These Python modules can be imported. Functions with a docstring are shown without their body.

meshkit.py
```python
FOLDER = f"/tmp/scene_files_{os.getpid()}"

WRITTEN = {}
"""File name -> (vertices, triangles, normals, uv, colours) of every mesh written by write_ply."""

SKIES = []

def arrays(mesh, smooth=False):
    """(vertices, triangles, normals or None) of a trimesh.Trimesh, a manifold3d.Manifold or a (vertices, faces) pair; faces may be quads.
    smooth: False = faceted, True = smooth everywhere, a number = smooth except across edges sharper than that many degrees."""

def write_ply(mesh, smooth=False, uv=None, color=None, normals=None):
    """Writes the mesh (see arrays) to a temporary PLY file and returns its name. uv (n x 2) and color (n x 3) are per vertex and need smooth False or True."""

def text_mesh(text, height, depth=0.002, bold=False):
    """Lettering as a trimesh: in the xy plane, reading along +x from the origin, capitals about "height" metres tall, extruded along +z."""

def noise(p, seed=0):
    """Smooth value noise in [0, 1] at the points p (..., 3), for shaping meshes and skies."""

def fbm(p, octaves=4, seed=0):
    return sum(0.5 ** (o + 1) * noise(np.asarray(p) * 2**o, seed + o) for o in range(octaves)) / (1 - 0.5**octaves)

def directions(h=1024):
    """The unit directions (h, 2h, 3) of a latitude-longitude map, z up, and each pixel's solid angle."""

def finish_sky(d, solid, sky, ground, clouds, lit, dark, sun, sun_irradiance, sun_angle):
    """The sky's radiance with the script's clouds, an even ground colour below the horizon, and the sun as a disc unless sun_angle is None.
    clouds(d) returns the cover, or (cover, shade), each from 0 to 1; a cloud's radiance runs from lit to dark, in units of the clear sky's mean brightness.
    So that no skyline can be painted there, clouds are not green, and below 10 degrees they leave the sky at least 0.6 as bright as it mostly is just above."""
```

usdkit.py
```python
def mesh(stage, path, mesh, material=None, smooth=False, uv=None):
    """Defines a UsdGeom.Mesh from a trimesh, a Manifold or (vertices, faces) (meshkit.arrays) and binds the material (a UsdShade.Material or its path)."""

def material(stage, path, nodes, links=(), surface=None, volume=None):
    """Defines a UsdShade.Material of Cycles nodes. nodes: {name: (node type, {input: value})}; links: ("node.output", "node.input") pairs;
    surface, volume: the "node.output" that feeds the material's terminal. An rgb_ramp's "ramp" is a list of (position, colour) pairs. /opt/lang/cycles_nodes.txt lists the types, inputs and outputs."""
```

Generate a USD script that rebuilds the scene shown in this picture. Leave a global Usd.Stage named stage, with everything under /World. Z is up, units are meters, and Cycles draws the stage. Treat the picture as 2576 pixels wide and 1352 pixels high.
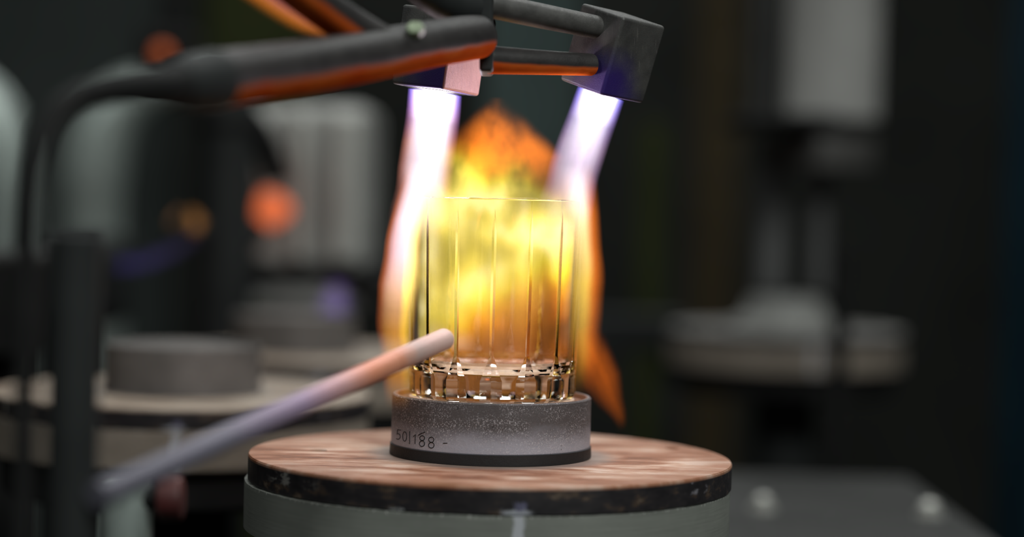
import math, numpy as np, trimesh, usdkit, meshkit, manifold3d as m3
from pxr import Usd, UsdGeom, UsdLux, UsdShade, Gf, Sdf
rng = np.random.default_rng(7)
stage = Usd.Stage.CreateInMemory()
UsdGeom.Xform.Define(stage, '/World')
UsdGeom.SetStageUpAxis(stage, 'Z')
# ------------------------------------------------------------------ camera, lights, exposure
EYE, PITCH, ROLL, F = np.array([0.0, -1.02, 1.25]), math.radians(-1.83), math.radians(1.4), 5500.0
_fwd = np.array([0, math.cos(PITCH), math.sin(PITCH)])
_up0 = np.array([0, -math.sin(PITCH), math.cos(PITCH)])
RIGHT = math.cos(ROLL) * np.array([1.0, 0, 0]) + math.sin(ROLL) * _up0
UP = math.cos(ROLL) * _up0 - math.sin(ROLL) * np.array([1.0, 0, 0])
FWD = _fwd
cam = UsdGeom.Camera.Define(stage, '/World/camera')
cam.CreateHorizontalApertureAttr(36.0); cam.CreateFocalLengthAttr(F / 2576 * 36)
cam.CreateFStopAttr(2.6); cam.CreateFocusDistanceAttr(0.985); cam.CreateExposureAttr(0.0)
cam.CreateClippingRangeAttr((0.05, 100.0))
cam.AddTransformOp().Set(Gf.Matrix4d(*[*RIGHT, 0], *[*UP, 0], *[*-FWD, 0], *[*EYE, 1]))
def lamp(name, loc, size, power, color, rot=(0, 0, 0)):
    l = UsdLux.RectLight.Define(stage, '/World/' + name)
    l.CreateWidthAttr(size[0]); l.CreateHeightAttr(size[1]); l.CreateIntensityAttr(power); l.CreateColorAttr(Gf.Vec3f(*color))
    l.AddTranslateOp().Set(Gf.Vec3d(*loc)); l.AddRotateXYZOp().Set(Gf.Vec3f(*rot))
# the hall's ceiling lamps, plus an added fill light at front left
lamp('hall_lamp', (1.05, -1.7, 2.9), (1.4, 0.7), 20.0, (0.95, 1.0, 0.97))
lamp('hall_lamp_003', (-1.5, -1.5, 2.9), (1.0, 0.5), 9.0, (0.95, 1.0, 0.98))  # unseen fill, added to lift the dark left side of the drum
lamp('hall_lamp_001', (0.3, 0.8, 2.9), (1.8, 0.6), 7.0, (0.97, 1.0, 0.98))
lamp('hall_lamp_002', (0.0, 3.2, 2.9), (1.8, 0.6), 5.0, (0.95, 1.0, 0.98))

# ------------------------------------------------------------------ helpers
def V(px, py, D):
    """The point of the place that stands D metres deep at this spot of the view (used to measure the photo)."""
    return EYE + D * FWD + (px - 1288) * D / F * RIGHT - (py - 676) * D / F * UP
_used = {}
def path(name, parent=None):
    base = (parent.GetPath().pathString if parent is not None else '/World') + '/' + name
    n = _used.get(base, -1) + 1; _used[base] = n
    return base if n == 0 else f'{base}_{n:03d}'
def tag(o, label=None, cat=None, group=None, kind=None):
    p = o.GetPrim() if hasattr(o, 'GetPrim') else o
    for k, v in (('label', label), ('category', cat), ('group', group), ('kind', kind)):
        if v: p.SetCustomDataByKey(k, v)
    return p
def thing(name, label, cat, loc=(0, 0, 0), group=None):
    x = UsdGeom.Xform.Define(stage, path(name)); x.AddTranslateOp().Set(Gf.Vec3d(*map(float, loc)))
    return tag(x, label, cat, group)
def obj(name, mesh, mat, parent=None, smooth=30, label=None, cat=None, group=None, kind=None):
    o = usdkit.mesh(stage, path(name, parent), mesh, mat, smooth=smooth)
    return tag(o, label, cat, group, kind)
def moved(m, v):
    m = m.copy(); m.apply_translation(v); return m
cat_ = trimesh.util.concatenate
def tri(man):
    m = man.to_mesh(); return trimesh.Trimesh(np.array(m.vert_properties[:, :3]), np.array(m.tri_verts), process=False)
def frame(d):
    d = np.asarray(d, float) / np.linalg.norm(d)
    a = np.cross(d, [0, 0, 1.0]) if abs(d[2]) < 0.95 else np.cross(d, [1.0, 0, 0])
    a /= np.linalg.norm(a)
    return a, np.cross(d, a), d
def rings(P, close=True, cap=True):
    """P: (rows, sides, 3) -> a skinned closed surface."""
    n, s = P.shape[:2]
    v = P.reshape(-1, 3); i, j = np.meshgrid(np.arange(n - 1), np.arange(s), indexing='ij')
    a, b, c, d = i * s + j, i * s + (j + 1) % s, (i + 1) * s + (j + 1) % s, (i + 1) * s + j
    f = np.vstack([np.stack([a, b, c], -1).reshape(-1, 3), np.stack([a, c, d], -1).reshape(-1, 3)])
    if cap:
        v = np.vstack([v, P[0].mean(0), P[-1].mean(0)]); k = np.arange(s)
        f = np.vstack([f, np.stack([np.full(s, n * s), (k + 1) % s, k], -1), np.stack([np.full(s, n * s + 1), (n - 1) * s + k, (n - 1) * s + (k + 1) % s], -1)])
    m = trimesh.Trimesh(v, f, process=False)
    if m.volume < 0: m.invert()
    return m
def lathe(prof, n=96):
    """prof: (r, z) from the bottom axis up the outside and back; closed."""
    a = np.linspace(0, 2 * np.pi, n, endpoint=False)
    p = np.array(prof, float)
    P = np.stack([p[:, :1] * np.cos(a), p[:, :1] * np.sin(a), np.repeat(p[:, 1:2], n, 1)], -1)
    return rings(P)
def tube(pts, rad, n=32, bev=0.0, res=None):
    pts = np.asarray(pts, float)
    if res:
        from scipy.interpolate import CubicSpline
        t = np.r_[0, np.cumsum(np.linalg.norm(np.diff(pts, axis=0), axis=1))]
        cs = CubicSpline(t, pts); tt = np.linspace(0, t[-1], res)
        rad = np.interp(tt, t, np.broadcast_to(rad, len(pts))); pts = cs(tt)
    rad = np.array(np.broadcast_to(rad, len(pts)), float)
    tn = np.gradient(pts, axis=0); tn /= np.linalg.norm(tn, axis=1, keepdims=True)
    if bev:
        p0, p1 = pts[0] - 0, pts[-1] + 0
        pts = np.vstack([p0, p0 + tn[0] * bev * .3, p0 + tn[0] * bev, pts[1:-1], p1 - tn[-1] * bev, p1 - tn[-1] * bev * .3, p1])
        rad = np.r_[rad[0] - bev, rad[0] - bev * .3, rad[0], rad[1:-1], rad[-1], rad[-1] - bev * .3, rad[-1] - bev]
        tn = np.vstack([tn[0]] * 3 + [tn[1:-1]] + [tn[-1]] * 3)
    a, b, _ = frame(tn[len(tn) // 2]); P = []
    ang = np.linspace(0, 2 * np.pi, n, endpoint=False)
    for p, t, r in zip(pts, tn, rad):
        a = a - t * (a @ t); a /= np.linalg.norm(a); b = np.cross(t, a)
        P.append(p + r * (np.cos(ang)[:, None] * a + np.sin(ang)[:, None] * b))
    return rings(np.array(P))
def rbox(size, r=0.001, n=3):
    sx, sy, sz = (np.asarray(size, float) / 2) - r
    s = m3.Manifold.sphere(r, 4 * n)
    return tri(m3.Manifold.batch_hull([s.translate((x, y, z)) for x in (-sx, sx) for y in (-sy, sy) for z in (-sz, sz)]))
def box(lo, hi, r=0.002):
    lo, hi = np.array(lo, float), np.array(hi, float)
    return moved(rbox(hi - lo, r), (lo + hi) / 2)
def placed(m, A, at):
    """columns of A: the mesh's x, y, z axes in the world."""
    T = np.eye(4); T[:3, :3] = np.array(A).T; T[:3, 3] = at
    m = m.copy(); m.apply_transform(T); return m

CONE = 48.0     # radiance of the burners' white-hot inner cones
# node graphs from arithmetic
class R:
    def __init__(s, g, ref): s.g, s.ref = g, ref
    def _(s, op, o, rev=False):
        a, b = (o, s) if rev else (s, o)
        return s.g.math(op, a, b)
    def __add__(s, o): return s._('add', o)
    def __radd__(s, o): return s._('add', o)
    def __sub__(s, o): return s._('subtract', o)
    def __rsub__(s, o): return s._('subtract', o, True)
    def __mul__(s, o): return s._('multiply', o)
    def __rmul__(s, o): return s._('multiply', o)
    def __truediv__(s, o): return s._('divide', o)
    def __rtruediv__(s, o): return s._('divide', o, True)
    def __pow__(s, o): return s._('power', o)
class G:
    def __init__(s): s.n, s.l, s.k = {}, [], 0
    def node(s, kind, out, **inp):
        s.k += 1; name = f'n{s.k}'; vals = {}
        for k, v in inp.items():
            if isinstance(v, R): s.l.append((v.ref, f'{name}.{k}'))
            else: vals[k] = v
        s.n[name] = (kind, vals)
        return R(s, f'{name}.{out}')
    def math(s, op, a, b=0.0, c=0.0): return s.node('math', 'value', math_type=op, value1=a, value2=b, value3=c)
    def mx(s, a, b): return s.math('maximum', a, b)
    def mn(s, a, b): return s.math('minimum', a, b)
    def sqrt(s, a): return s.math('sqrt', a)
    def xyz(s, v):
        s.k += 1; name = f'n{s.k}'; s.n[name] = ('separate_xyz', {}); s.l.append((v.ref, f'{name}.vector'))
        return R(s, name + '.x'), R(s, name + '.y'), R(s, name + '.z')
    def vec(s, x, y, z): return s.node('combine_xyz', 'vector', x=x, y=y, z=z)
    def pos(s): return s.node('geometry', 'position')
    def loc(s): return s.node('texture_coordinate', 'object')
    def ss(s, v, a, b, lo=0.0, hi=1.0): return s.node('map_range', 'result', range_type='smoothstep', value=v, from_min=a, from_max=b, to_min=lo, to_max=hi, clamp=True)
    def lin(s, v, a, b, lo=0.0, hi=1.0): return s.node('map_range', 'result', value=v, from_min=a, from_max=b, to_min=lo, to_max=hi, clamp=True)
    def noise(s, v, scale=1.0, detail=3.0, rough=0.5, dist=0.0, out='fac'): return s.node('noise_texture', out, vector=v, scale=scale, detail=detail, roughness=rough, distortion=dist)
    def ramp(s, v, stops): return s.node('rgb_ramp', 'color', fac=v, ramp=stops)
    def mix(s, f, a, b): return s.node('mix_color', 'result', blend_type='mix', fac=f, a=a, b=b)
    def map(s, v, scale=(1, 1, 1), loc=(0, 0, 0), rot=(0, 0, 0)): return s.node('mapping', 'vector', vector=v, scale=scale, location=loc, rotation=rot)
    def bump(s, h, strength=.3, dist=.001): return s.node('bump', 'normal', height=h, strength=strength, distance=dist)
    def surf(s, name, **kw):
        b = s.node('principled_bsdf', 'BSDF', **kw)
        return usdkit.material(stage, '/World/Looks/' + name, s.n, s.l, surface=b.ref)
    def fire(s, name, color, strength):
        e = s.node('emission', 'emission', color=color, strength=strength)
        return usdkit.material(stage, '/World/Looks/' + name, s.n, s.l, volume=e.ref)
def plain(name, col, rough=.5, metal=0.0, var=.25, scale=60., spec=.5, bump=.15, **kw):
    """A worn workshop surface: the colour varied by blotches, fine grain in the relief."""
    g = G(); p = g.loc()
    n = g.noise(p, scale, 5., .6); n2 = g.noise(p, scale * 9, 3., .6)
    c = g.mix(g.lin(n, .3, .7), tuple(x * (1 - var) for x in col), tuple(min(1, x * (1 + var)) for x in col))
    return g.surf(name, base_color=c, roughness=g.lin(n2, .3, .7, max(.05, rough - .1), rough + .1), metallic=metal, specular_ior_level=spec, normal=g.bump(n2, bump, .0006), **kw)
def glow(name, col, s):
    g = G(); return g.surf(name, base_color=tuple(c * .5 for c in col), emission_color=col, emission_strength=s, roughness=.6)

# ------------------------------------------------------------------ materials
GX, PZ = -0.008, 1.130            # the turntable's axis and the top of its plate
def m_plate_top(name, stops, edge_col, worn_col):
    g = G(); p = g.loc(); x, y, z = g.xyz(p)
    r = g.sqrt(x * x + y * y)
    st = g.noise(g.map(p, (14, 60, 14), rot=(0, 0, .35)), 1., 6., .62, 1.2)
    bl = g.noise(g.map(p, (30, 45, 30)), 1., 4., .6)
    rust = g.lin(st * .65 + bl * .35, .40, .60)
    c = g.ramp(rust, stops)
    edge = g.ss(r + (bl - .5) * .02, .088, .112)
    c = g.mix(edge * .45, c, edge_col)
    worn = g.ss(r + (st - .5) * .012, .062, .050)
    c = g.mix(worn * .75, c, worn_col)
    side = g.ss(z, -.0012, -.0022)
    ang = g.math('arctan2', y, x)
    sn = g.noise(g.vec(ang * 9., z * 160., 0.0), 1., 5., .65)
    sc = g.ramp(g.lin(sn, .3, .75), [(0, (.012, .011, .013)), (.55, (.028, .024, .026)), (.75, (.075, .05, .035)), (1, (.20, .16, .13))])
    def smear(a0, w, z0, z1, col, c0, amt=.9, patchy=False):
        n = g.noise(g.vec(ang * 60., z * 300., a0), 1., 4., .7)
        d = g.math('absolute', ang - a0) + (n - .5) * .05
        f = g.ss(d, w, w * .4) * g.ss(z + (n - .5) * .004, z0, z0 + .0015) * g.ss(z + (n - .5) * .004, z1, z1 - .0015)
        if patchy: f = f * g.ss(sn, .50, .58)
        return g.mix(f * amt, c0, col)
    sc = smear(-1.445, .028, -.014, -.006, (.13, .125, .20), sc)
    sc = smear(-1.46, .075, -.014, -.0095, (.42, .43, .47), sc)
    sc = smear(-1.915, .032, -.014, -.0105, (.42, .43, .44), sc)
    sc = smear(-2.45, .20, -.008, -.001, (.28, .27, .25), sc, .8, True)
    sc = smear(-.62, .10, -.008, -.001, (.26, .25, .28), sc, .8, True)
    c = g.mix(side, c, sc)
    h = g.noise(p, 900., 4., .7)
    return g.surf(name, base_color=c, roughness=g.lin(st, .3, .7, .36, .6), metallic=.15, normal=g.bump(h, .25, .0004))
def m_drum(name, ca, cb):
    g = G(); p = g.loc(); x, y, z = g.xyz(p); ang = g.math('arctan2', y, x)
    br = g.noise(g.vec(ang * 3., z * 900., 0.0), 1., 5., .7); bl = g.noise(p, 25., 5., .6)
    c = g.mix(g.lin(br * .5 + bl * .5, .35, .65), ca, cb)
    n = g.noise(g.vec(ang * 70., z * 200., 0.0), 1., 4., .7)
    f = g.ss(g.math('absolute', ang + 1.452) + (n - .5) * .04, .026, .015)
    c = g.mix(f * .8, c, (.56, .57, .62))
    chip = g.ss(z + (n - .5) * .006, -.0005, .0005) * g.ss(n, .52, .6)
    c = g.mix(chip * .8, c, (.62, .62, .58))
    return g.surf(name, base_color=c, roughness=.5, metallic=.1, normal=g.bump(br, .12, .0004))
def m_ring():
    g = G(); p = g.loc(); x, y, z = g.xyz(p)
    sp = g.noise(p, 1500., 3., .7); bl = g.noise(g.map(p, (40, 40, 90)), 1., 5., .65); pit = g.noise(p, 260., 3., .6)
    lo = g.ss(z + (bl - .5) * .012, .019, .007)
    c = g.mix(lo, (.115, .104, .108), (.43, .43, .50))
    c = g.mix(g.ss(sp, .51, .68) * g.ss(bl, .33, .58) * .8, c, (.62, .60, .64))
    c = g.mix(g.ss(pit, .70, .76) * .8, c, (.02, .018, .018))
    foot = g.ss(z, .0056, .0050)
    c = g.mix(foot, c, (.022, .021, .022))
    c = g.mix(g.ss(g.sqrt(x * x + y * y), .0452, .0444), c, (.20, .085, .045))
    return g.surf('ring_graphite', base_color=c, roughness=g.lin(sp, .3, .7, .45, .65), metallic=.3, normal=g.bump(sp * .6 + pit, .35, .0005))
def m_rod():
    g = G(); p = g.loc(); x, y, z = g.xyz(p)       # z runs back from the tip
    n = g.noise(p, 160., 4., .6)
    t = z + (n - .5) * .012
    c = g.ramp(g.lin(t, 0, .30), [(0, (.80, .58, .52)), (.06, (.72, .50, .45)), (.11, (.56, .42, .38)), (.16, (.72, .31, .19)), (.24, (.74, .29, .17)), (.31, (.62, .34, .32)), (.42, (.34, .25, .37)), (.6, (.19, .18, .23)), (1, (.09, .09, .11))])
    return g.surf('rod_heat_tint', base_color=c, roughness=.5, metallic=.1, normal=g.bump(n, .2, .0005))
def m_head(name, glow_at, lit_dir=None):
    """glow_at: where the blue flame glow is painted in; lit_dir: the face painted as lit by the other flame"""
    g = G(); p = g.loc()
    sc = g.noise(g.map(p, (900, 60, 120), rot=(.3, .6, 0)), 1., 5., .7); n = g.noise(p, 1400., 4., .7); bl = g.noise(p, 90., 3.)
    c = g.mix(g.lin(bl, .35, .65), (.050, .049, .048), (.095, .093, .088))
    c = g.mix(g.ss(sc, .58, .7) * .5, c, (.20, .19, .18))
    d = g.node('vector_math', 'value', math_type='distance', vector1=p, vector2=tuple(map(float, glow_at)))
    c = g.mix(g.ss(d + (bl - .5) * .008, .026, .006) * .92, c, (.040, .018, .19))  # blue glow of the flame root, painted near the lower corner
    if lit_dir is not None:
        f = g.ss(g.node('vector_math', 'value', math_type='dot_product', vector1=g.node('geometry', 'normal'), vector2=tuple(map(float, lit_dir))), .5, .7)
        c = g.mix(f * g.lin(sc, .35, .5, .85, 1.), c, (.46, .27, .245))  # pink light of the flame painted onto one face
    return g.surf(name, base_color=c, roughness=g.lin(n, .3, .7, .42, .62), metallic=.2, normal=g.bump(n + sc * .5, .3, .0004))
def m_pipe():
    """Dark steel pipe with orange flame light painted into its downward side."""
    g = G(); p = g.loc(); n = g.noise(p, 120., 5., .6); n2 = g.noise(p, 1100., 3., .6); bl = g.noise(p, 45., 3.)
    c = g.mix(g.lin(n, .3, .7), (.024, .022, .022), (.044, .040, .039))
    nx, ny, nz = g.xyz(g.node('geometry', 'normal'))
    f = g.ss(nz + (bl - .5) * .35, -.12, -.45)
    c = g.mix(f, c, g.mix(g.lin(bl, .35, .65), (.62, .085, .014), (.74, .15, .025)))  # orange here stands in for flame light from below
    return g.surf('pipe_painted_glow', base_color=c, roughness=g.mx(g.lin(n2, .3, .7, .38, .58), f * .95), metallic=0.0, specular_ior_level=(1.0 - f) * .3, normal=g.bump(n2, .2, .0005))
M = dict(plate=m_plate_top('plate_rust', [(0, (.23, .085, .042)), (.3, (.40, .17, .095)), (.55, (.55, .30, .205)), (.8, (.66, .43, .32)), (1, (.76, .57, .47))], (.30, .12, .06), (.34, .28, .25)),
    plate_beige=m_plate_top('plate_beige', [(0, (.20, .13, .09)), (.4, (.34, .26, .20)), (1, (.55, .46, .38))], (.40, .31, .24), (.30, .26, .23)),
    plate_grey=m_plate_top('plate_grey', [(0, (.14, .13, .12)), (.5, (.22, .21, .20)), (1, (.30, .29, .27))], (.24, .23, .21), (.22, .21, .20)),
    drum=m_drum('drum_aluminium', (.17, .178, .158), (.25, .26, .232)), drum_warm_lit=m_drum('drum_warm_lit', (.23, .19, .155), (.33, .28, .23)), ring=m_ring(), rod=m_rod(),  # the tan drum has warm flame light mixed into its colour
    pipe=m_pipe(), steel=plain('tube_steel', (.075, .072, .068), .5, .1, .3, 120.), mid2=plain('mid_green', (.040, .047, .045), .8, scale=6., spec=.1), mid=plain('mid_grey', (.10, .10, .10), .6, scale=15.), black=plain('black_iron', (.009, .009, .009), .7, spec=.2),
    floor=plain('floor_concrete', (.02, .02, .018), .9, spec=.2), wall=plain('wall_soot', (.028, .029, .026), .95, scale=3., spec=.1), ceil=plain('ceiling_soot', (.05, .05, .05), .9, scale=3.),
    grey=plain('grey_enamel', (.30, .30, .285), .55, scale=9., var=.35), pale=plain('pale_enamel', (.46, .46, .43), .5, scale=9.), duct=plain('duct_zinc', (.42, .48, .45), .35, .5, .15, 14.),
    dark=plain('dark_machine', (.020, .022, .022), .65, scale=15., spec=.25), deck=plain('deck_steel', (.036, .036, .035), .6, .1, .25, 14., spec=.3), blue=plain('blue_enamel', (.005, .035, .058), .6, scale=9., spec=.2),
    olive=plain('olive_enamel', (.030, .036, .012), .8, scale=9., spec=.1), teal=plain('teal_enamel', (.055, .080, .076), .7, scale=5., spec=.2), glint=plain('screw_glint', (.30, .36, .24), .35), bolt=plain('bolt_zinc', (.45, .45, .42), .35, .4),
    brown=plain('brown_rust', (.045, .034, .018), .8, scale=20., spec=.1), red=plain('red_paint', (.07, .013, .012), .6), white=plain('white_enamel', (.34, .335, .32), .6, scale=9., var=.2))
def m_glass():
    g = G(); return g.surf('clear_glass', base_color=(1, 1, 1), transmission_weight=1.0, roughness=0.0, ior=1.5, specular_ior_level=.5)
M['glass'] = m_glass()
def m_cone():
    g = G(); e = g.node('emission', 'emission', color=(1, .84, .95), strength=CONE); return usdkit.material(stage, '/World/Looks/white_hot_cone', g.n, g.l, surface=e.ref)
M['cone'] = m_cone()
M['bounce_disc'] = plain('bounce_pale', (.85, .66, .56), .5, scale=90.)  # pale disc added to bounce flame light into the glass base
# flames: light given off inside a volume
def field(g):
    """millimetres from the turntable's axis and plate top"""
    p = g.node('vector_math', 'vector', math_type='subtract', vector1=g.pos(), vector2=(GX, 0.0, PZ))
    p = g.node('vector_math', 'vector', math_type='scale', vector1=p, scale=1000.0)
    return p
def mm(px, py, D): return (V(px, py, D) - np.array([GX, 0, PZ])) * 1000
def lm(w): return (w - np.array([GX, 0, PZ])) * 1000
def dot(g, p, d): return g.node('vector_math', 'value', math_type='dot_product', vector1=p, vector2=tuple(map(float, d)))
def jet(name, pts, rad, S, prof, color_fn, n_amt=.35, label=None, flat=1.0, end=.75, power=1.5, start=0.0):
    """A tapering stream of flame along a bent path (pts in mm, three: start, middle, end)."""
    A, C, B = map(np.asarray, pts)
    d = B - A; L = np.linalg.norm(d); d = d / L
    e1 = RIGHT - d * (RIGHT @ d); e1 /= np.linalg.norm(e1); e2 = np.cross(d, e1)
    tc = (C - A) @ d / L; bu, bv = (C - A) @ e1 / (tc * (1 - tc)), (C - A) @ e2 / (tc * (1 - tc))
    g = G(); p0 = field(g)
    q = g.node('vector_math', 'vector', math_type='subtract', vector1=p0, vector2=tuple(map(float, A)))
    t = dot(g, q, d) * (1 / L); tt = t * (1.0 - t)
    u = dot(g, q, e1) - tt * float(bu); v = dot(g, q, e2) - tt * float(bv)
    wob = g.noise(g.vec(u * .03, v * .03, t * (L * .03)), 1., 1.)
    u = u + (wob - .5) * (t * 10.)
    Rt = g.lin(t, 0., .5, rad[0], rad[1]) + g.lin(t, .5, 1., 0., rad[2] - rad[1])
    rr = g.sqrt(u * u + v * v * (1 / flat ** 2)) / Rt
    f = g.mx(1.0 - rr * rr, 0.0) ** power
    st = g.noise(g.vec(u * .22, v * .22, t * (L * .012)), 1., 2., .55)
    f = f * (1 + (st - .5) * (2 * n_amt))
    s = f * g.ss(t, 1., end) * S * prof(g, t)
    mat = g.fire(name + '_fire', color_fn(g, t, rr, u), s)
    T = np.linspace(-.0, 1, 25); a = np.linspace(0, 2 * np.pi, 24, endpoint=False); P = []
    for k in T:
        r = np.interp(k, [0, .5, 1], rad) * 1.02 + 5 * k
        c = A + d * L * k + k * (1 - k) * (bu * e1 + bv * e2)
        P.append(c + r * (np.cos(a)[:, None] * e1 + flat * np.sin(a)[:, None] * e2))
    return rings(np.array(P)) , mat
def world(m): 
    m = m.copy(); m.apply_scale(.001); m.apply_translation((GX, 0, PZ)); return m

# ------------------------------------------------------------------ the hall
def slab(name, lo, hi, mat): return obj(name, box(lo, hi, .001), mat, kind='structure', smooth=False)
slab('floor', (-3, -3, -.1), (3, 4.6, 0), M['floor'])
slab('wall_back', (-3, 4.6, -.1), (3, 4.7, 3.1), M['wall'])
slab('wall_left', (-3.1, -3, -.1), (-3, 4.7, 3.1), M['wall'])
slab('wall_right', (3, -3, -.1), (3.1, 4.7, 3.1), M['wall'])
slab('wall_front', (-3, -3.1, -.1), (3, -3, 3.1), M['wall'])
slab('ceiling', (-3.1, -3.1, 3.0), (3.1, 4.7, 3.1), M['ceil'])

# ------------------------------------------------------------------ turntables with their holder rings
def drill(m, holes):
    a = m3.Manifold(m3.Mesh(np.asarray(m.vertices, np.float32), np.asarray(m.faces, np.uint32)))
    for x, y, r, d in holes: a = a - m3.Manifold.cylinder(d * 2, r, r, 24).translate((x, y, -d))
    return tri(a)
def turntable(x, y, label, hole=False, group=None, mat='plate', drum='drum'):
    t = thing('turntable', label, 'turntable', (x, y, PZ), group)
    prof = [(0, -.0125), (.1118, -.0125), (.1126, -.0117), (.1126, -.0009), (.1122, -.0002), (.1114, 0), (0, 0)]
    pl = lathe(prof[1:-1], 192)
    if hole: pl = drill(pl, [(-.0805, -.0003, .0042, .006), (.0885, .045, .0035, .006)])
    obj('top_plate', pl, M[mat], t, 25)
    a = np.linspace(0, 2 * np.pi, 192, endpoint=False)
    rim = .1131 + .0002 * np.sin(a * 5) + .0003 * (meshkit.noise(np.stack([np.cos(a) * 14, np.sin(a) * 14, a * 0], -1)) - .5)
    zt = -.0127 + .0009 * np.clip(meshkit.fbm(np.stack([np.cos(a) * 16, np.sin(a) * 16, a * 0], -1), 3, 4) - .45, 0, 1)
    P = []
    for r_, z_ in ((.02, -.036), (.1095, -.036), (.1131, -.034), (.1131, -.0145)):
        P.append(np.stack([r_ * np.cos(a), r_ * np.sin(a), np.full_like(a, z_)], -1))
    P.append(np.stack([rim * np.cos(a), rim * np.sin(a), zt], -1))
    P.append(np.stack([.1115 * np.cos(a), .1115 * np.sin(a), zt], -1)); P.append(np.stack([.02 * np.cos(a), .02 * np.sin(a), np.full_like(a, -.0127)], -1))
    dr = rings(np.array(P)); dr.apply_translation((-.0010, 0, .0127 + .0)); 
    d_ = UsdGeom.Mesh(obj('drum', dr, M[drum], t, 25)); d_.AddTranslateOp().Set(Gf.Vec3d(0, 0, -.0127))
    obj('hub', lathe([(.02, -.060), (.100, -.060), (.104, -.057), (.104, -.0362), (.02, -.0362)], 96), M['black'], t)
    obj('spindle', lathe([(.0, -PZ), (.045, -PZ), (.045, -PZ + .04), (.030, -PZ + .05), (.030, -.06), (0, -.06)], 48), M['dark'], t)
    return t
def holder(x, y, label, number=False, group=None, mat='ring2'):
    t = thing('holder_ring', label, 'mould ring', (x, y, PZ), group)
    obj('collar', lathe([(.030, .0052), (.0463, .0052), (.0465, .0058), (.0465, .0276), (.0459, .0282), (.0440, .0282), (.0434, .0274), (.0432, .0270), (.0426, .0262), (.030, .0262)], 192), M[mat], t, 25)
    obj('foot', lathe([(.030, 0), (.0470, 0), (.0472, .0006), (.0470, .0050), (.0464, .0052), (.030, .0052)], 128), M[mat], t, 25)
    if number: obj('bounce_disc', lathe([(0, .0235), (.0380, .0235), (.0385, .0240), (.0385, .02695), (.0381, .0270), (0, .0270)], 96), M['bounce_disc'], t, label='pale disc added inside the ring to brighten the glass base')
    if number:
        R0 = .0466
        def on(px, py):          # the spot of the ring's wall at this place of the view
            d = FWD + (px - 1288) / F * RIGHT - (py - 676) / F * UP; o = EYE - np.array([x, y, PZ])
            A_, B_, C_ = d[0] ** 2 + d[1] ** 2, o[0] * d[0] + o[1] * d[1], o[0] ** 2 + o[1] ** 2 - R0 ** 2
            return o + d * (-B_ - math.sqrt(B_ * B_ - A_ * C_)) / A_
        def arc(cx, cy, rx, ry, a0=0, a1=360): return [on(cx + rx * math.cos(math.radians(q)), cy - ry * math.sin(math.radians(q))) for q in np.linspace(a0, a1, 21)]
        strokes = [[on(1008, 1083), on(1000, 1082), on(999, 1093)], arc(1001, 1099, 6, 7, 120, -130), arc(1018, 1099, 5, 12), [on(1030.5, 1086), on(1030, 1118)],
            [on(1040, 1099), on(1045, 1094), on(1044, 1118)], arc(1062, 1103, 6, 6), arc(1061.5, 1117, 6.5, 7), arc(1085, 1107, 6.5, 6.5), arc(1085, 1121, 7, 7), [on(1115, 1116), on(1125, 1115.5)], [on(1052, 1096), on(1060, 1091), on(1069, 1088)]]
        obj('engraved_number', cat_([tube(k, .00017, 6) for k in strokes]), M['black'], t, False, label='number 50|188 stamped low on the ring')
    return t
M['ring2'] = plain('ring_worn', (.13, .118, .112), .6, .1, .3, 30., spec=.3)
turntable(GX, 0, 'rust-brown topped round turntable carrying the glowing tumbler in front', True)
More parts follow.
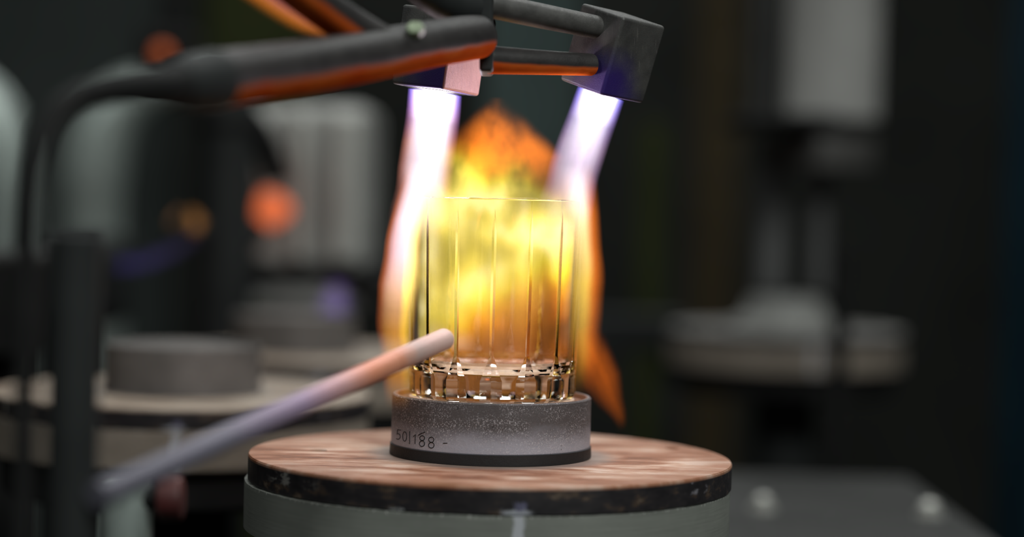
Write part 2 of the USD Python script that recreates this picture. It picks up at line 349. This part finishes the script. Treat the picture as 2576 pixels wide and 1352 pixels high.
holder(GX, 0, 'grey graphite ring stamped with a number under the tumbler', True, mat='ring')

# ------------------------------------------------------------------ the tumbler
def tumbler():
    H, NP = .0930, 15
    def Ro(z): return .0389 + (.0413 - .0389) * (z / H) ** 1.15
    zs = np.unique(np.r_[0.0006, .0014, np.linspace(.0022, .0098, 5), .0102, np.linspace(.0108, .0222, 16), np.linspace(.024, .078, 14), np.linspace(.079, .0885, 14), .090, .0915])
    w_ = lambda z: np.interp(z, [0, .0105, .013, .016, .019, .0222, .05, .078, .084, .0885], [.0051, .0050, .0040, .0029, .0019, .0010, .00115, .00100, .0005, .00003])
    d_ = lambda z: np.interp(z, [0, .0105, .0135, .018, .0222, .05, .078, .084, .0885], [.0020, .0019, .0014, .00085, .00058, .00050, .00044, .00020, .0])
    ug = np.array([-1, -.66, -.33, 0, .33, .66]); up = np.linspace(0, 1, 9)[:-1]
    rows, off = [], math.radians(-90 - .4)
    per = 2 * math.pi / NP
    def row(z, inset=0.0):
        R0 = Ro(z) - inset; w, d = w_(z) / R0, d_(z)
        th, rr = [], []
        for k in range(NP):
            c = off + k * per
            th += list(c + ug * w); rr += list(R0 - d * (1 - np.abs(ug)))
            gap = per - 2 * w
            a = w + up * gap
            flat = R0 * math.cos(gap / 2) / np.cos(a - w - gap / 2)
            b = np.interp(z, [.0095, .0125], [1, 0])
            th += list(c + a); rr += list(flat * b + R0 * (1 - b))
        th, rr = np.array(th), np.array(rr)
        return np.stack([rr * np.cos(th), rr * np.sin(th), np.full_like(th, z)], -1)
    P = [row(.0003, .0052), row(0.0, .0030), row(.00012, .0023), row(.0006, .00150), row(.0012, .00085), row(.0018, .00040), row(.0024, .00012)] + [row(z) for z in zs if z > .0025]
    top = row(.0915); ang = np.arctan2(top[:, 1], top[:, 0]); cs = np.stack([np.cos(ang), np.sin(ang)], -1)
    def circ(r, z): return np.concatenate([r * cs, np.full((len(cs), 1), z)], 1)
    rt = Ro(H); wt = .0019
    for a in np.linspace(15, 165, 7):
        P.append(circ(rt - wt / 2 + wt / 2 * math.cos(math.radians(a)), H - wt / 2 + wt / 2 * math.sin(math.radians(a))))
    for z in np.linspace(.088, .022, 20): P.append(circ(Ro(z) - np.interp(z, [.02, .09], [.0027, .0019]), z))
    ri = Ro(.022) - .0027; rc = .0075
    for a in np.linspace(12, 90, 8):
        a = math.radians(a); P.append(circ(ri - rc + rc * math.cos(a), .0195 - rc * math.sin(a) + .0005))
    P.append(circ(.018, .0121)); P.append(circ(.006, .0119))
    P = np.array(P); P0 = np.concatenate([.55 * P[0][:, :2], np.full((P.shape[1], 1), .0012)], 1)
    return rings(np.vstack([P0[None], P]))
g_ = obj('tumbler', moved(tumbler(), (0, 0, 0)), M['glass'], None, 7, 'clear fluted glass tumbler glowing with fire on the graphite ring', 'drinking glass')
UsdGeom.Mesh(g_).AddTranslateOp().Set(Gf.Vec3d(GX, 0, PZ + .0270))

# ------------------------------------------------------------------ the burner: post, arm, two heads
PD = .70
bs = thing('burner_stand', 'dark burner arm with two square heads blowing down on the tumbler', 'gas burner', (V(60, 1000, PD)[0], V(60, 1000, PD)[1], 0))
o0 = np.array([V(60, 1000, PD)[0], V(60, 1000, PD)[1], 0])
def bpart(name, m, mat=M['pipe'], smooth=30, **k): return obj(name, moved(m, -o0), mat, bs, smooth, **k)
def bhead(corner_px, D, lean, tau, yaw, S, Lh):
    """axis points up the head; corner_px: centre of the lower face"""
    c = V(*corner_px, D); e = math.radians(lean); t = math.asin(tau)
    a = math.cos(t) * (math.sin(e) * RIGHT + math.cos(e) * UP) - math.sin(t) * FWD
    u = math.cos(e) * RIGHT - math.sin(e) * UP; w = np.cross(a, u); w = w if w @ FWD > 0 else -w
    y = math.radians(yaw); s1 = math.cos(y) * u + math.sin(y) * w; s2 = np.cross(a, s1)
    return c, a, s1, s2, placed(rbox((S, S, Lh), .0016, 4), [s1, s2, a], c + a * Lh / 2), placed(rbox((S * .74, S * .74, .003), .0008), [s1, s2, a], c + a * .0012)
fz = V(60, 1000, PD)
bpart('supply_hose', tube([(fz[0], fz[1], 0.015), (fz[0], fz[1], .6), V(60, 1000, PD), V(64, 760, PD), V(68, 560, PD), V(80, 430, PD), V(112, 320, PD + .005), V(185, 245, .72), V(300, 222, .735), V(452, 212, .762)],
    [.0036] * 7 + [.0042, .0055, .0075], 32, res=110), M['black'])
bpart('base', moved(rbox((.03, .03, .016), .003), (fz[0], fz[1], .008)), M['dark'])
ax1 = V(1212, 92, .945)
arm_pts = [V(516, 204.5, .779), V(640, 186, .810), V(940, 138, .880), V(1160, 98, .933), ax1]
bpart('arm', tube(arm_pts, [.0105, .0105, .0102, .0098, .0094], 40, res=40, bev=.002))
bpart('union', tube([V(440, 213, .760), V(490, 207.5, .773), V(540, 201, .785)], [.0085, .0105, .0112], 32, bev=.001), M['dark'])
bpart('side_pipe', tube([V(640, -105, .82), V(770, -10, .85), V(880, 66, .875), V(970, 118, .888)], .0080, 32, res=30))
bpart('manifold_block', placed(rbox((.0060, .026, .040), .0015), [RIGHT, FWD, UP], V(1224, 72, .958)), M['dark'])
bpart('header_pipe', tube([V(1040, -60, .93), V(1130, 5, .945), V(1215, 20, .955)], .0088, 32, res=16), M['dark'])
c1, a1, s11, s12, h1, n1 = bhead((1513, 231), 1.000, 16, .17, 45, .0285, .0365)
c2, a2, s21, s22, h2, n2 = bhead((1095, 227), 1.000, 8, .04, -33, .0295, .0365)
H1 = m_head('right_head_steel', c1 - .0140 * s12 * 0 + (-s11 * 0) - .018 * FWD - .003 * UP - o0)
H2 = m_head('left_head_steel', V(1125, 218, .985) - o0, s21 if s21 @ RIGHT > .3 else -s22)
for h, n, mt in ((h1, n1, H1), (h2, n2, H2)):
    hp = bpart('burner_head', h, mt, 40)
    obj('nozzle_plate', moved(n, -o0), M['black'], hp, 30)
bpart('feed_tube', tube([V(1226, 12, .955), V(1380, 44, .970), V(1524, 73, .990)], [.0056, .0055, .0052], 28, bev=.001), M['steel'])
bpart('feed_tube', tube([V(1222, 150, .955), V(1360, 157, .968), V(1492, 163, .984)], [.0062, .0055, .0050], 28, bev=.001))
bpart('feed_tube', tube([V(1222, 60, .965), V(1180, 75, .985), V(1120, 90, 1.0)], .0047, 28))
bpart('set_screw', placed(lathe([(0, 0), (.0038, 0), (.0038, .003), (.003, .0036), (0, .0036)], 6), frame(-FWD + .9 * UP), V(1045, 82, .889)), M['glint'], False, label='screw coloured pale green for the lamp glint on its head')  # the pale green imitates a lamp highlight on the screw

# the hot rod that steadies the glass, and the post that holds it
pp = V(185, 1000, .735)
t = thing('rod_post', 'black upright post at the left that carries the heat-tinted rod', 'post', (pp[0], pp[1], 0))
obj('shaft', tube([(0, 0, 0), (0, 0, float(V(185, 590, .735)[2]))], .0086, 40, bev=.001), M['dark'], t)
obj('base', moved(rbox((.034, .034, .016), .003), (0, 0, .008)), M['dark'], t)
tip, tail = V(1122, 852, .952), V(246, 1248, .7265)
d = (tail - tip); Lr = np.linalg.norm(d); A = frame(d)
rod = UsdGeom.Xform.Define(stage, path('push_rod')); Mx = Gf.Matrix4d(*[*A[0], 0], *[*A[1], 0], *[*A[2], 0], *[*tip, 1]); rod.AddTransformOp().Set(Mx)
tag(rod, 'heat-tinted steel rod reaching from the left to the tumbler', 'metal rod')
obj('shaft', tube([(0, 0, .05), (0, 0, .12), (0, 0, Lr)], .0047, 40), M['rod'], rod.GetPrim())
obj('tip', tube([(0, 0, 0), (0, 0, .02), (0, 0, .05)], .0047, 40, bev=.0016), M['rod'], rod.GetPrim(), label='pale pink hot tip')

# ------------------------------------------------------------------ flames
def jc(root, mid, endc, edge_root, edge_end):
    def fn(g, t, rr, u):
        core = g.ramp(t, [(0, root), (.45, mid), (1, endc)])
        edge = g.ramp(t, [(0, edge_root), (.35, edge_end), (1, edge_end)])
        return g.mix(g.ss(rr, .55, .95), core, edge)
    return fn
def prof_lin(stops):
    def fn(g, t):
        o = None
        for (t0, v0), (t1, v1) in zip(stops[:-1], stops[1:]):
            s = g.lin(t, t0, t1, 0., v1 - v0); o = s if o is None else o + s
        return o + stops[0][1]
    return fn
def burner_flame(jm, A, d, r0, L, label):
    o = np.array([GX, 0, PZ]) + np.asarray(A) * .001
    t = thing('burner_flame', label, 'flame', o)
    obj('outer_flame', moved(world(jm[0]), -o), jm[1], t, True)
    obj('inner_cone', moved(tube([o + d * q * L for q in (.03, .08, .3, .6, .85, .97, 1.0)], [r0 * .9, r0, r0 * .95, r0 * .75, r0 * .42, r0 * .12, .0003], 32, res=24), -o), M['cone'], t, True)
def flame(name, jm, label, **k): return obj(name, world(jm[0]), jm[1], None, True, label=label, cat='flame', **k)
jl, jr = lm(c2 - a2 * .0010), lm(c1 - a1 * .0010)
burner_flame(jet('left_jet', [jl, mm(1076, 400, 1.0), mm(1040, 610, 1.0)], (12.6, 13.4, 14.5), 175., prof_lin([(0, 2.8), (.2, .85), (.45, .50), (1, .42)]),
    jc((.9, .88, 1), (1, .84, .95), (1, .86, .78), (.32, .22, 1), (1., .36, .26)), .45, flat=.9, power=.9, end=.5), jl, -a2, .0078, .027, 'white-hot flame from the left burner head onto the rim')
burner_flame(jet('right_jet', [jr, mm(1455, 400, 1.005), mm(1396, 610, 1.01)], (11.4, 12.5, 14.0), 95., prof_lin([(0, 4.0), (.2, 1.2), (.5, .58), (1, .5)]),
    jc((.86, .86, 1), (.95, .78, .97), (1, .9, .76), (.25, .20, 1), (.80, .50, .85)), .75, flat=.9, power=.9, end=.5), jr, -a1, .0072, .021, 'lilac-white flame from the right burner head slanting into the tumbler')
flame('flame_lick', jet('left_lick', [mm(1062, 400, .995), mm(1008, 650, .992), mm(1012, 1040, .998)], (6., 10.2, 7.5), 95., prof_lin([(0, 0.), (.24, 1.), (.4, .80), (.6, .36), (1, .18)]),
    lambda g, t, rr, u: g.mix(g.ss(rr + u * -.012, .60, .98), g.mix(g.ss(u, .5, 5.), g.ramp(t, [(0, (1, .80, .9)), (.38, (1, .66, .72)), (.54, (1, .58, .34)), (.7, (1, .42, .04)), (1, (1, .33, .012))]), g.ramp(t, [(0, (1.8, 1.5, .9)), (.45, (2.4, 1.85, .5)), (.7, (2.2, 1.2, .08)), (1, (1.3, .45, .02))])), (1, .22, .05)), .55, flat=1.5, end=.85, power=1.), 'pink and orange flame spilling down outside the tumbler on the left')
flame('flame_lick', jet('right_lick', [mm(1452, 410, 1.005), mm(1470, 650, 1.005), mm(1462, 1010, 1.01)], (9., 9.5, 7), 72., prof_lin([(0, 0.), (.2, 1.), (.5, .75), (.7, .45), (1, .2)]),
    lambda g, t, rr, u: g.mix(g.ss(u + t * 3., 1., 6.5), g.ramp(t, [(0, (1, .78, .85)), (.25, (1, .76, .35)), (.5, (1, .64, .10)), (1, (1, .38, .02))]), (1, .22, .02)), .6, flat=1.6, end=.75), 'yellow flame edged with orange clinging to the right side of the tumbler')
flame('flame_lick', jet('tail_lick', [mm(1455, 830, 1.05), mm(1514, 950, 1.05), mm(1562, 1090, 1.05)], (11., 11., 2.5), 24., prof_lin([(0, .2), (.3, 1.), (.8, .8), (1, .5)]),
    lambda g, t, rr, u: (1, .19, .006), 1.3, flat=1.0, end=.85, power=1.6), 'orange flame tail curling off right of the ring')
flame('pipe_flame', jet('pipe_jet', [mm(585, -75, .855), mm(712, 14, .857), mm(862, 92, .885)], (8.5, 7.5, 4.), 75., prof_lin([(0, 1.), (1, .8)]),
    lambda g, t, rr, u: g.mix(g.ss(u, -1., 4.5), (1, .27, .02), (.30, .14, .85)), .3, flat=.8, end=.75), 'orange flame with a violet edge streaming along the side pipe')
# the fire inside the glass and the plume above it
g = G(); p = field(g); x0, y0, z0 = g.xyz(p)
wn = g.noise(g.map(p, (.035, .035, .022)), 1., 2., .55, out='color'); wx, wy, wz = g.xyz(wn)
x, y, z = x0 + (wx - .5) * 26., y0 + (wy - .5) * 26., z0 + (wz - .5) * 30.
def B(c, s, k):
    dx, dy, dz = (x - c[0]) * (1 / s[0]), (y - c[1]) * (1 / s[1]), (z - c[2]) * (1 / s[2])
    f = g.mx(1.0 - (dx * dx + dy * dy + dz * dz), 0.0)
    return f * f * k
def Q(px, py): 
    m_ = mm(px, py, 1.02); return m_[0], 0.0, m_[2]
den = B(Q(1175, 680), (42, 42, 44), 10.) + B(Q(1340, 565), (34, 40, 17), 16.) + B(Q(1120, 540), (30, 38, 22), 15.) + B(Q(1180, 830), (30, 34, 34), 12.5) + B(Q(1420, 720), (11, 30, 48), 42.) \
    + B(Q(1060, 720), (14, 34, 46), 34.) + B(Q(1290, 760), (46, 42, 52), 11.) + B(Q(1415, 560), (22, 30, 26), 21.) + B(Q(1250, 600), (50, 44, 38), 12.)
plume = B(Q(1195, 450), (34, 26, 22), 34.) + B(Q(1262, 355), (36, 28, 25), 24.) + B(Q(1345, 400), (24, 24, 27), 22.) + B(Q(1235, 300), (20, 18, 15), 16.)
pn = g.noise(g.map(p, (.036, .036, .028)), 1., 2., .55); pn2 = g.noise(g.map(p, (.055, .055, .04)), 1., 3., .6)
den = den * g.ss(pn, .36, .60, .25, 1.35) + plume * g.ss(pn2, .38, .60, .20, 1.5) * g.ss(g.sqrt(x0 * x0 + y0 * y0) + g.mx(z0 - 140., 0.) * 1.05, 34., 22.)
heat = g.ss(z0 - x0 * .65 + (wx - .5) * 40., 42., 88.) * g.ss(z0 + x0 * .35 + (wy - .5) * 40., 146., 126.)
pale = g.ss(den, 18., 38.) * g.ss(z0, 132., 116.)
col = g.ramp(heat * .72 + pale * .28, [(0, (1, .23, .012)), (.35, (1, .42, .020)), (.62, (1, .74, .05)), (.85, (1, .82, .18)), (1, (1, .88, .42))])
M['fire'] = g.fire('tumbler_fire', col, den)
prof = [(5, 40), (30, 40.5), (34.5, 46), (35.5, 60), (37.3, 112), (38, 120), (34, 126), (34, 138), (32, 150), (25, 160), (14, 165), (4, 167)]
flame('flame_lick', jet('back_fill', [mm(1245, 470, 1.02) + (0, 56, 0), mm(1245, 640, 1.02) + (0, 60, 0), mm(1245, 1035, 1.02) + (0, 62, 0)], (34., 46., 46.), 15., prof_lin([(0, .5), (.25, 1.), (.55, .7), (1, .9)]),
    lambda g, t, rr, u: g.ramp(t, [(0, (1, .70, .15)), (.4, (1, .60, .08)), (.68, (1, .42, .05)), (.78, (1.25, .42, .075)), (1, (1.25, .42, .075))]), 1.5, flat=.25, end=.90), 'sheet of yellow fire added behind the tumbler to light its edges and base')  # flame added out of sight so the glass edges and base glow
obj('tumbler_flame', world(moved(lathe(prof, 64), (0, 0, 0))), M['fire'], None, True, label='yellow and orange fire filling the tumbler with a plume above the rim', cat='flame')

# ------------------------------------------------------------------ neighbours on the machine, blurred behind
def at(px, D):
    w = V(px, 700, D); return float(w[0]), float(w[1])
turntable(-.196, .290, 'brown-topped empty turntable just behind the front one on the left', mat='plate_beige', drum='drum_warm_lit')
holder(-.196, .290, 'grey mould ring on the empty turntable behind left')
turntable(*at(800, 1.66), 'dim turntable farthest back on the left, half hidden by another', mat='plate_beige', drum='drum_warm_lit')
holder(*at(745, 1.66), 'dark mould ring on the farthest left turntable')
rx, ry = at(1982, 2.12)
turntable(rx, ry, 'blurred grey turntable standing under the press on the right', mat='plate_grey', drum='drum_warm_lit')
def standing(name, label, cat, px, D):
    x, y = at(px, D); t = thing(name, label, cat, (x, y, 0)); o = np.array([x, y, 0.0])
    def part(nm, m, mat, **k): return obj(nm, moved(m, -o), M[mat], t, k.pop('smooth', 30), **k)
    return t, part
def zat(py, D, px=1288): return float(V(px, py, D)[2])
def span(x0, x1, y0, y1, D, depth, r=.004):
    """An upright box that fills this much of the view at this depth."""
    a, b = V(x0, (y0 + y1) / 2, D)[0], V(x1, (y0 + y1) / 2, D)[0]; xm = (x0 + x1) / 2
    return box((a, V(xm, y0, D)[1], zat(y1, D, xm)), (b, V(xm, y0, D)[1] + depth, zat(y0, D, xm)), r)
def upright(px, D, r, z0, z1, n=32):
    x, y = at(px, D); return tube([(x, y, z0), (x, y, z1)], r, n, bev=min(.002, r * .2))
# grey housing on the left with its pale foot
t, P = standing('machine_housing', 'pale grey machine housing behind the flame on the left', 'machine', 775, 1.98)
P('body', span(612, 930, 262, 685, 1.95, .16, .012), 'grey')
for k, (xa, xb) in enumerate(((640, 690), (735, 775), (830, 900))): P('rib', span(xa, xb, 285, 660, 1.938, .02, .006), 'pale')
P('skirt', span(600, 985, 688, 712, 1.94, .17), 'black')
fx, fy = at(765, 2.02); P('foot_flange', moved(lathe([(.02, 0), (.070, 0), (.073, .003), (.073, .016), (.069, .020), (.02, .020)], 64), (fx, fy, zat(765, 2.02, 765))), 'white')
P('column', upright(775, 2.03, .035, 0, zat(760, 2.02, 765)), 'dark')
# dark column with the glowing gather
t, P = standing('burner_column', 'thick black column between the flue pipe and the grey housing', 'machine column', 565, 1.86)
P('shaft', upright(565, 1.86, .024, 0, zat(238, 1.86, 565)), 'dark')
P('cap', upright(565, 1.86, .028, zat(330, 1.86, 565), zat(300, 1.86, 565)), 'black')
P('bracket', tube([V(565, 640, 1.86), V(610, 615, 1.875), V(652, 575, 1.89)], .010, 24), 'dark')
P('hook', tube([V(575, 262, 1.86), V(625, 300, 1.87), V(668, 365, 1.885), V(694, 455, 1.90)], .012, 24, res=24), 'black')
gt = V(695, 512, 1.91); gd = V(655, 572, 1.895) - gt
obj('hot_gather', moved(tube([gt - gd * .22, gt - gd * .15, gt, gt + gd * .45, gt + gd * .85, gt + gd * 1.0], [.003, .010, .017, .014, .007, .004], 32, res=24), -gt * 0), glow('hot_glass', (1.0, .20, .065), .60), None, True, 'orange-hot gather of glass glowing on the dark column', 'molten glass')
# flue pipes
t, P = standing('flue_pipe', 'pale grey-green curved flue pipe, the broad one right of the left post', 'pipe', 232, 2.3)
P('bend', tube([V(232, 2300, 2.3) * (1, 1, 0), V(228, 900, 2.3), V(226, 620, 2.3), V(230, 450, 2.3), V(262, 320, 2.3), V(345, 236, 2.3), V(440, 212, 2.3), V(560, 215, 2.3), V(640, 205, 2.26)], [.036, .036, .036, .038, .036, .028, .018, .013, .012], 40, res=80), 'duct', smooth=True)
t, P = standing('flue_pipe', 'pale flue pipe at the left edge of the picture', 'pipe', 0, 2.5)
P('bend', tube([V(0, 2300, 2.5) * (1, 1, 0), V(8, 900, 2.5), V(15, 600, 2.5), V(12, 430, 2.5), V(-18, 310, 2.5), V(-90, 235, 2.5), V(-260, 210, 2.5)], .034, 40, res=70), 'duct', smooth=True)
t, P = standing('hopper', 'black square hopper standing in front of the broad flue pipe', 'hopper', 200, 2.12)
P('bin', span(70, 305, 590, 830, 2.1, .07, .02), 'dark')
P('leg', upright(190, 2.13, .018, 0, zat(825, 2.13, 190)), 'black')
# pilot lamp box hanging from the ceiling
t, P = standing('lamp_box', 'black hanging control box with a dim orange pilot light', 'control box', 410, 2.0)
P('case', span(345, 480, 70, 205, 2.0, .06), 'black'); P('conduit', upright(410, 2.03, .008, zat(90, 2.0, 410), 3.0, 20), 'black')
pl = V(408, 136, 1.995); M['pilot'] = glow('pilot_glow', (1, .2, .05), .16)
P('pilot_light', moved(trimesh.creation.icosphere(3, .0085), pl), 'pilot', smooth=True)
# far burner with its flames
t, P = standing('far_burner', 'small dark burner nozzle among amber and purple flames far left', 'gas burner', 520, 1.80)
P('stem', upright(520, 1.80, .007, 0, zat(585, 1.80, 520)), 'black'); P('nozzle', tube([V(535, 578, 1.80), V(498, 588, 1.80)], .009, 24, bev=.001), 'black')
def far_flame(name, pts, rad, S, c0, c1, label, pf=((0, 1), (1, .8)), **k):
    flame('distant_flame', jet(name, pts, rad, S, prof_lin(pf), lambda g, t, rr, u: g.ramp(t, [(0, c0), (1, c1)]), .5, **k), label)
far_flame('purple_streak', [mm(496, 592, 1.80), mm(390, 648, 1.80), mm(262, 668, 1.80)], (6, 8, 6), 30., (.18, .13, .35), (.08, .04, .42), 'dim purple flame streaking left from the far burner', pf=((0, .3), (.6, .6), (1, 1)))
far_flame('amber_spot', [mm(480, 530, 1.79), mm(492, 555, 1.79), mm(488, 592, 1.79)], (4, 8, 4), 40., (1, .45, .12), (1, .42, .10), 'larger amber flame tip above the far burner')
far_flame('amber_dot', [mm(455, 530, 1.79), mm(438, 550, 1.79), mm(428, 575, 1.79)], (3, 4, 2), 36., (1, .5, .22), (1, .48, .2), 'smaller amber flame tip beside the larger one')
far_flame('violet_cloud', [mm(850, 712, 1.8), mm(840, 775, 1.8), mm(822, 842, 1.8)], (9, 16, 9), 24., (.30, .18, .55), (.26, .18, .72), 'violet haze of flame above the farthest left turntable')
# the press on the right
t, P = standing('press', 'grey press with a pale cylinder above its stem on the right turntable', 'press', 1990, 2.12)
px_, py_ = at(2078, 2.12)
def cyl(px, D, r, ya, yb, mat, nm, n=48): P(nm, upright(px, D, r, zat(yb, D, px), zat(ya, D, px) if ya > -900 else 3.0, n), mat)
cyl(2078, 2.10, .0455, -999, 303, 'white', 'cylinder')
cyl(2050, 2.10, .036, 303, 345, 'black', 'neck'); cyl(2045, 2.10, .056, 345, 425, 'steel', 'cup')
cyl(1940, 2.12, .0150, 425, 735, 'mid', 'stem'); cyl(2056, 2.12, .010, 425, 735, 'mid', 'guide_stem')
zb = PZ; fx, fy = at(1978, 2.12)
P('foot', moved(lathe([(0, 0), (.052, 0), (.052, .006), (.042, .012), (.034, .030), (0, .030)], 64), (fx, fy, zb)), 'grey')
cyl(1888, 1.95, .006, -999, 300, 'deck', 'guide_rod', 20); cyl(1928, 1.95, .006, -999, 300, 'deck', 'guide_rod', 20)
P('rod_plate', span(1860, 2110, 292, 306, 1.94, .16), 'black')
t, P = standing('support_post', 'slim black post standing in front of the right turntable', 'post', 2115, 1.86)
P('shaft', upright(2115, 1.86, .0075, 0, zat(620, 1.86, 2115)), 'black'); P('base', moved(rbox((.08, .08, .012), .002), (*at(2115, 1.86), .006)), 'black')
# blue cabinet, back panels, beam
t, P = standing('blue_cabinet', 'dark blue cabinet at the right edge of the picture', 'cabinet', 2640, 2.2)
zt = zat(-400, 2.2, 2600); xa, xb = V(2625, 700, 2.2)[0], V(2920, 700, 2.2)[0]; yb = at(2640, 2.2)[1]
P('case', box((xa, yb, .06), (xb, yb + .2, zt), .006), 'blue'); P('plinth', box((xa + .01, yb + .01, 0), (xb - .01, yb + .19, .06), .002), 'black'); P('door', box((xa + .012, yb - .008, .09), (xb - .012, yb + .002, zt - .03), .003), 'blue')
def panel(name, x0, x1, y0, D, mat, label, cat):
    t, P = standing(name, label, cat, (x0 + x1) / 2, D)
    xa, xb = V(x0, 700, D)[0], V(x1, 700, D)[0]; y = at(x0, D)[1]; z1 = zat(y0, D)
    P('sheet', box((xa, y, .04), (xb, y + .02, z1), .003), mat); P('foot', box((xa, y - .04, 0), (xb, y + .06, .04), .003), 'black')
panel('partition', 1205, 1450, -300, 3.0, 'teal', 'grey-teal sheet partition behind the burner heads', 'partition')
panel('partition', -160, 440, -300, 3.3, 'mid2', 'dark grey-green sheet partition at the far top left', 'partition')
panel('partition', 505, 770, -300, 3.1, 'olive', 'murky olive sheet partition at the top left behind the arm', 'partition')
panel('back_post', 1598, 1672, 300, 2.7, 'olive', 'narrow olive post right of the tumbler in the dark', 'post')
panel('partition', 1740, 1850, -300, 3.3, 'brown', 'dim brown sheet partition between the burner and the press', 'partition')
t, P = standing('rail', 'dark horizontal rail behind the tumbler on the right', 'rail', 1590, 2.45)
P('bar', span(1400, 1720, 795, 885, 2.4, .05), 'dark')
for q in (1430, 1690): P('leg', box((V(q, 700, 2.41)[0] - .01, at(q, 2.41)[1] + .005, 0), (V(q, 700, 2.41)[0] + .01, at(q, 2.41)[1] + .03, zat(884, 2.41, q)), .002), 'dark')
# machine deck with two bolts, lower right
t, P = standing('machine_deck', 'dark grey steel machine deck with two bolts, lower right', 'machine base', 2100, 1.5)
zd = zat(1198, 1.66, 2100); y1, y0 = at(2100, 1.66)[1], -.30
P('deck_plate', box((.122, y0, zd - .03), (V(2395, 1300, 1.5)[0], y1, zd), .003), 'deck')
for ix in (.14, V(2395, 1300, 1.5)[0] - .03):
    for iy in (y0 + .03, y1 - .03): P('leg', box((ix - .015, iy - .015, 0), (ix + .015, iy + .015, zd - .03), .002), 'dark')
for bx, by in ((1918, 1285), (2338, 1300)):
    D = (EYE[2] - zd) / ((by - 676) / F * UP[2] - FWD[2] - (bx - 1288) / F * RIGHT[2]); q = V(bx, by, D)
    P('bolt', moved(lathe([(0, 0), (.0095, 0), (.0095, .002), (.0072, .0024), (.0068, .007), (.0050, .0095), (.0022, .0108), (0, .011)], 32), (q[0], q[1], zd)), 'bolt')
# far left bits
t, P = standing('black_casing', 'black casing with a grey lid at the left edge behind the post', 'machine', 0, 1.52)
P('case', span(-90, 72, 664, 900, 1.5, .10), 'black'); P('lid', span(-95, 76, 644, 664, 1.498, .105), 'deck')
P('leg', box((V(-20, 700, 1.53)[0] - .02, at(-20, 1.53)[1], 0), (V(-20, 700, 1.53)[0] + .02, at(-20, 1.53)[1] + .04, zat(895, 1.53)), .002), 'black')
t, P = standing('valve_pipe', 'grey-green standpipe with a small red valve, bottom left', 'pipe', 330, .86)
P('pipe', upright(330, .86, .0100, 0, zat(1205, 0.86, 330)), 'duct'); vq = V(398, 1255, 0.86)
P('valve_stem', tube([V(330, 1258, 0.86), V(392, 1256, 0.86)], .004, 16), 'black'); P('valve_knob', tube([vq, vq + .010 * RIGHT], .009, 24, bev=.002), 'red', label='dull red valve knob')
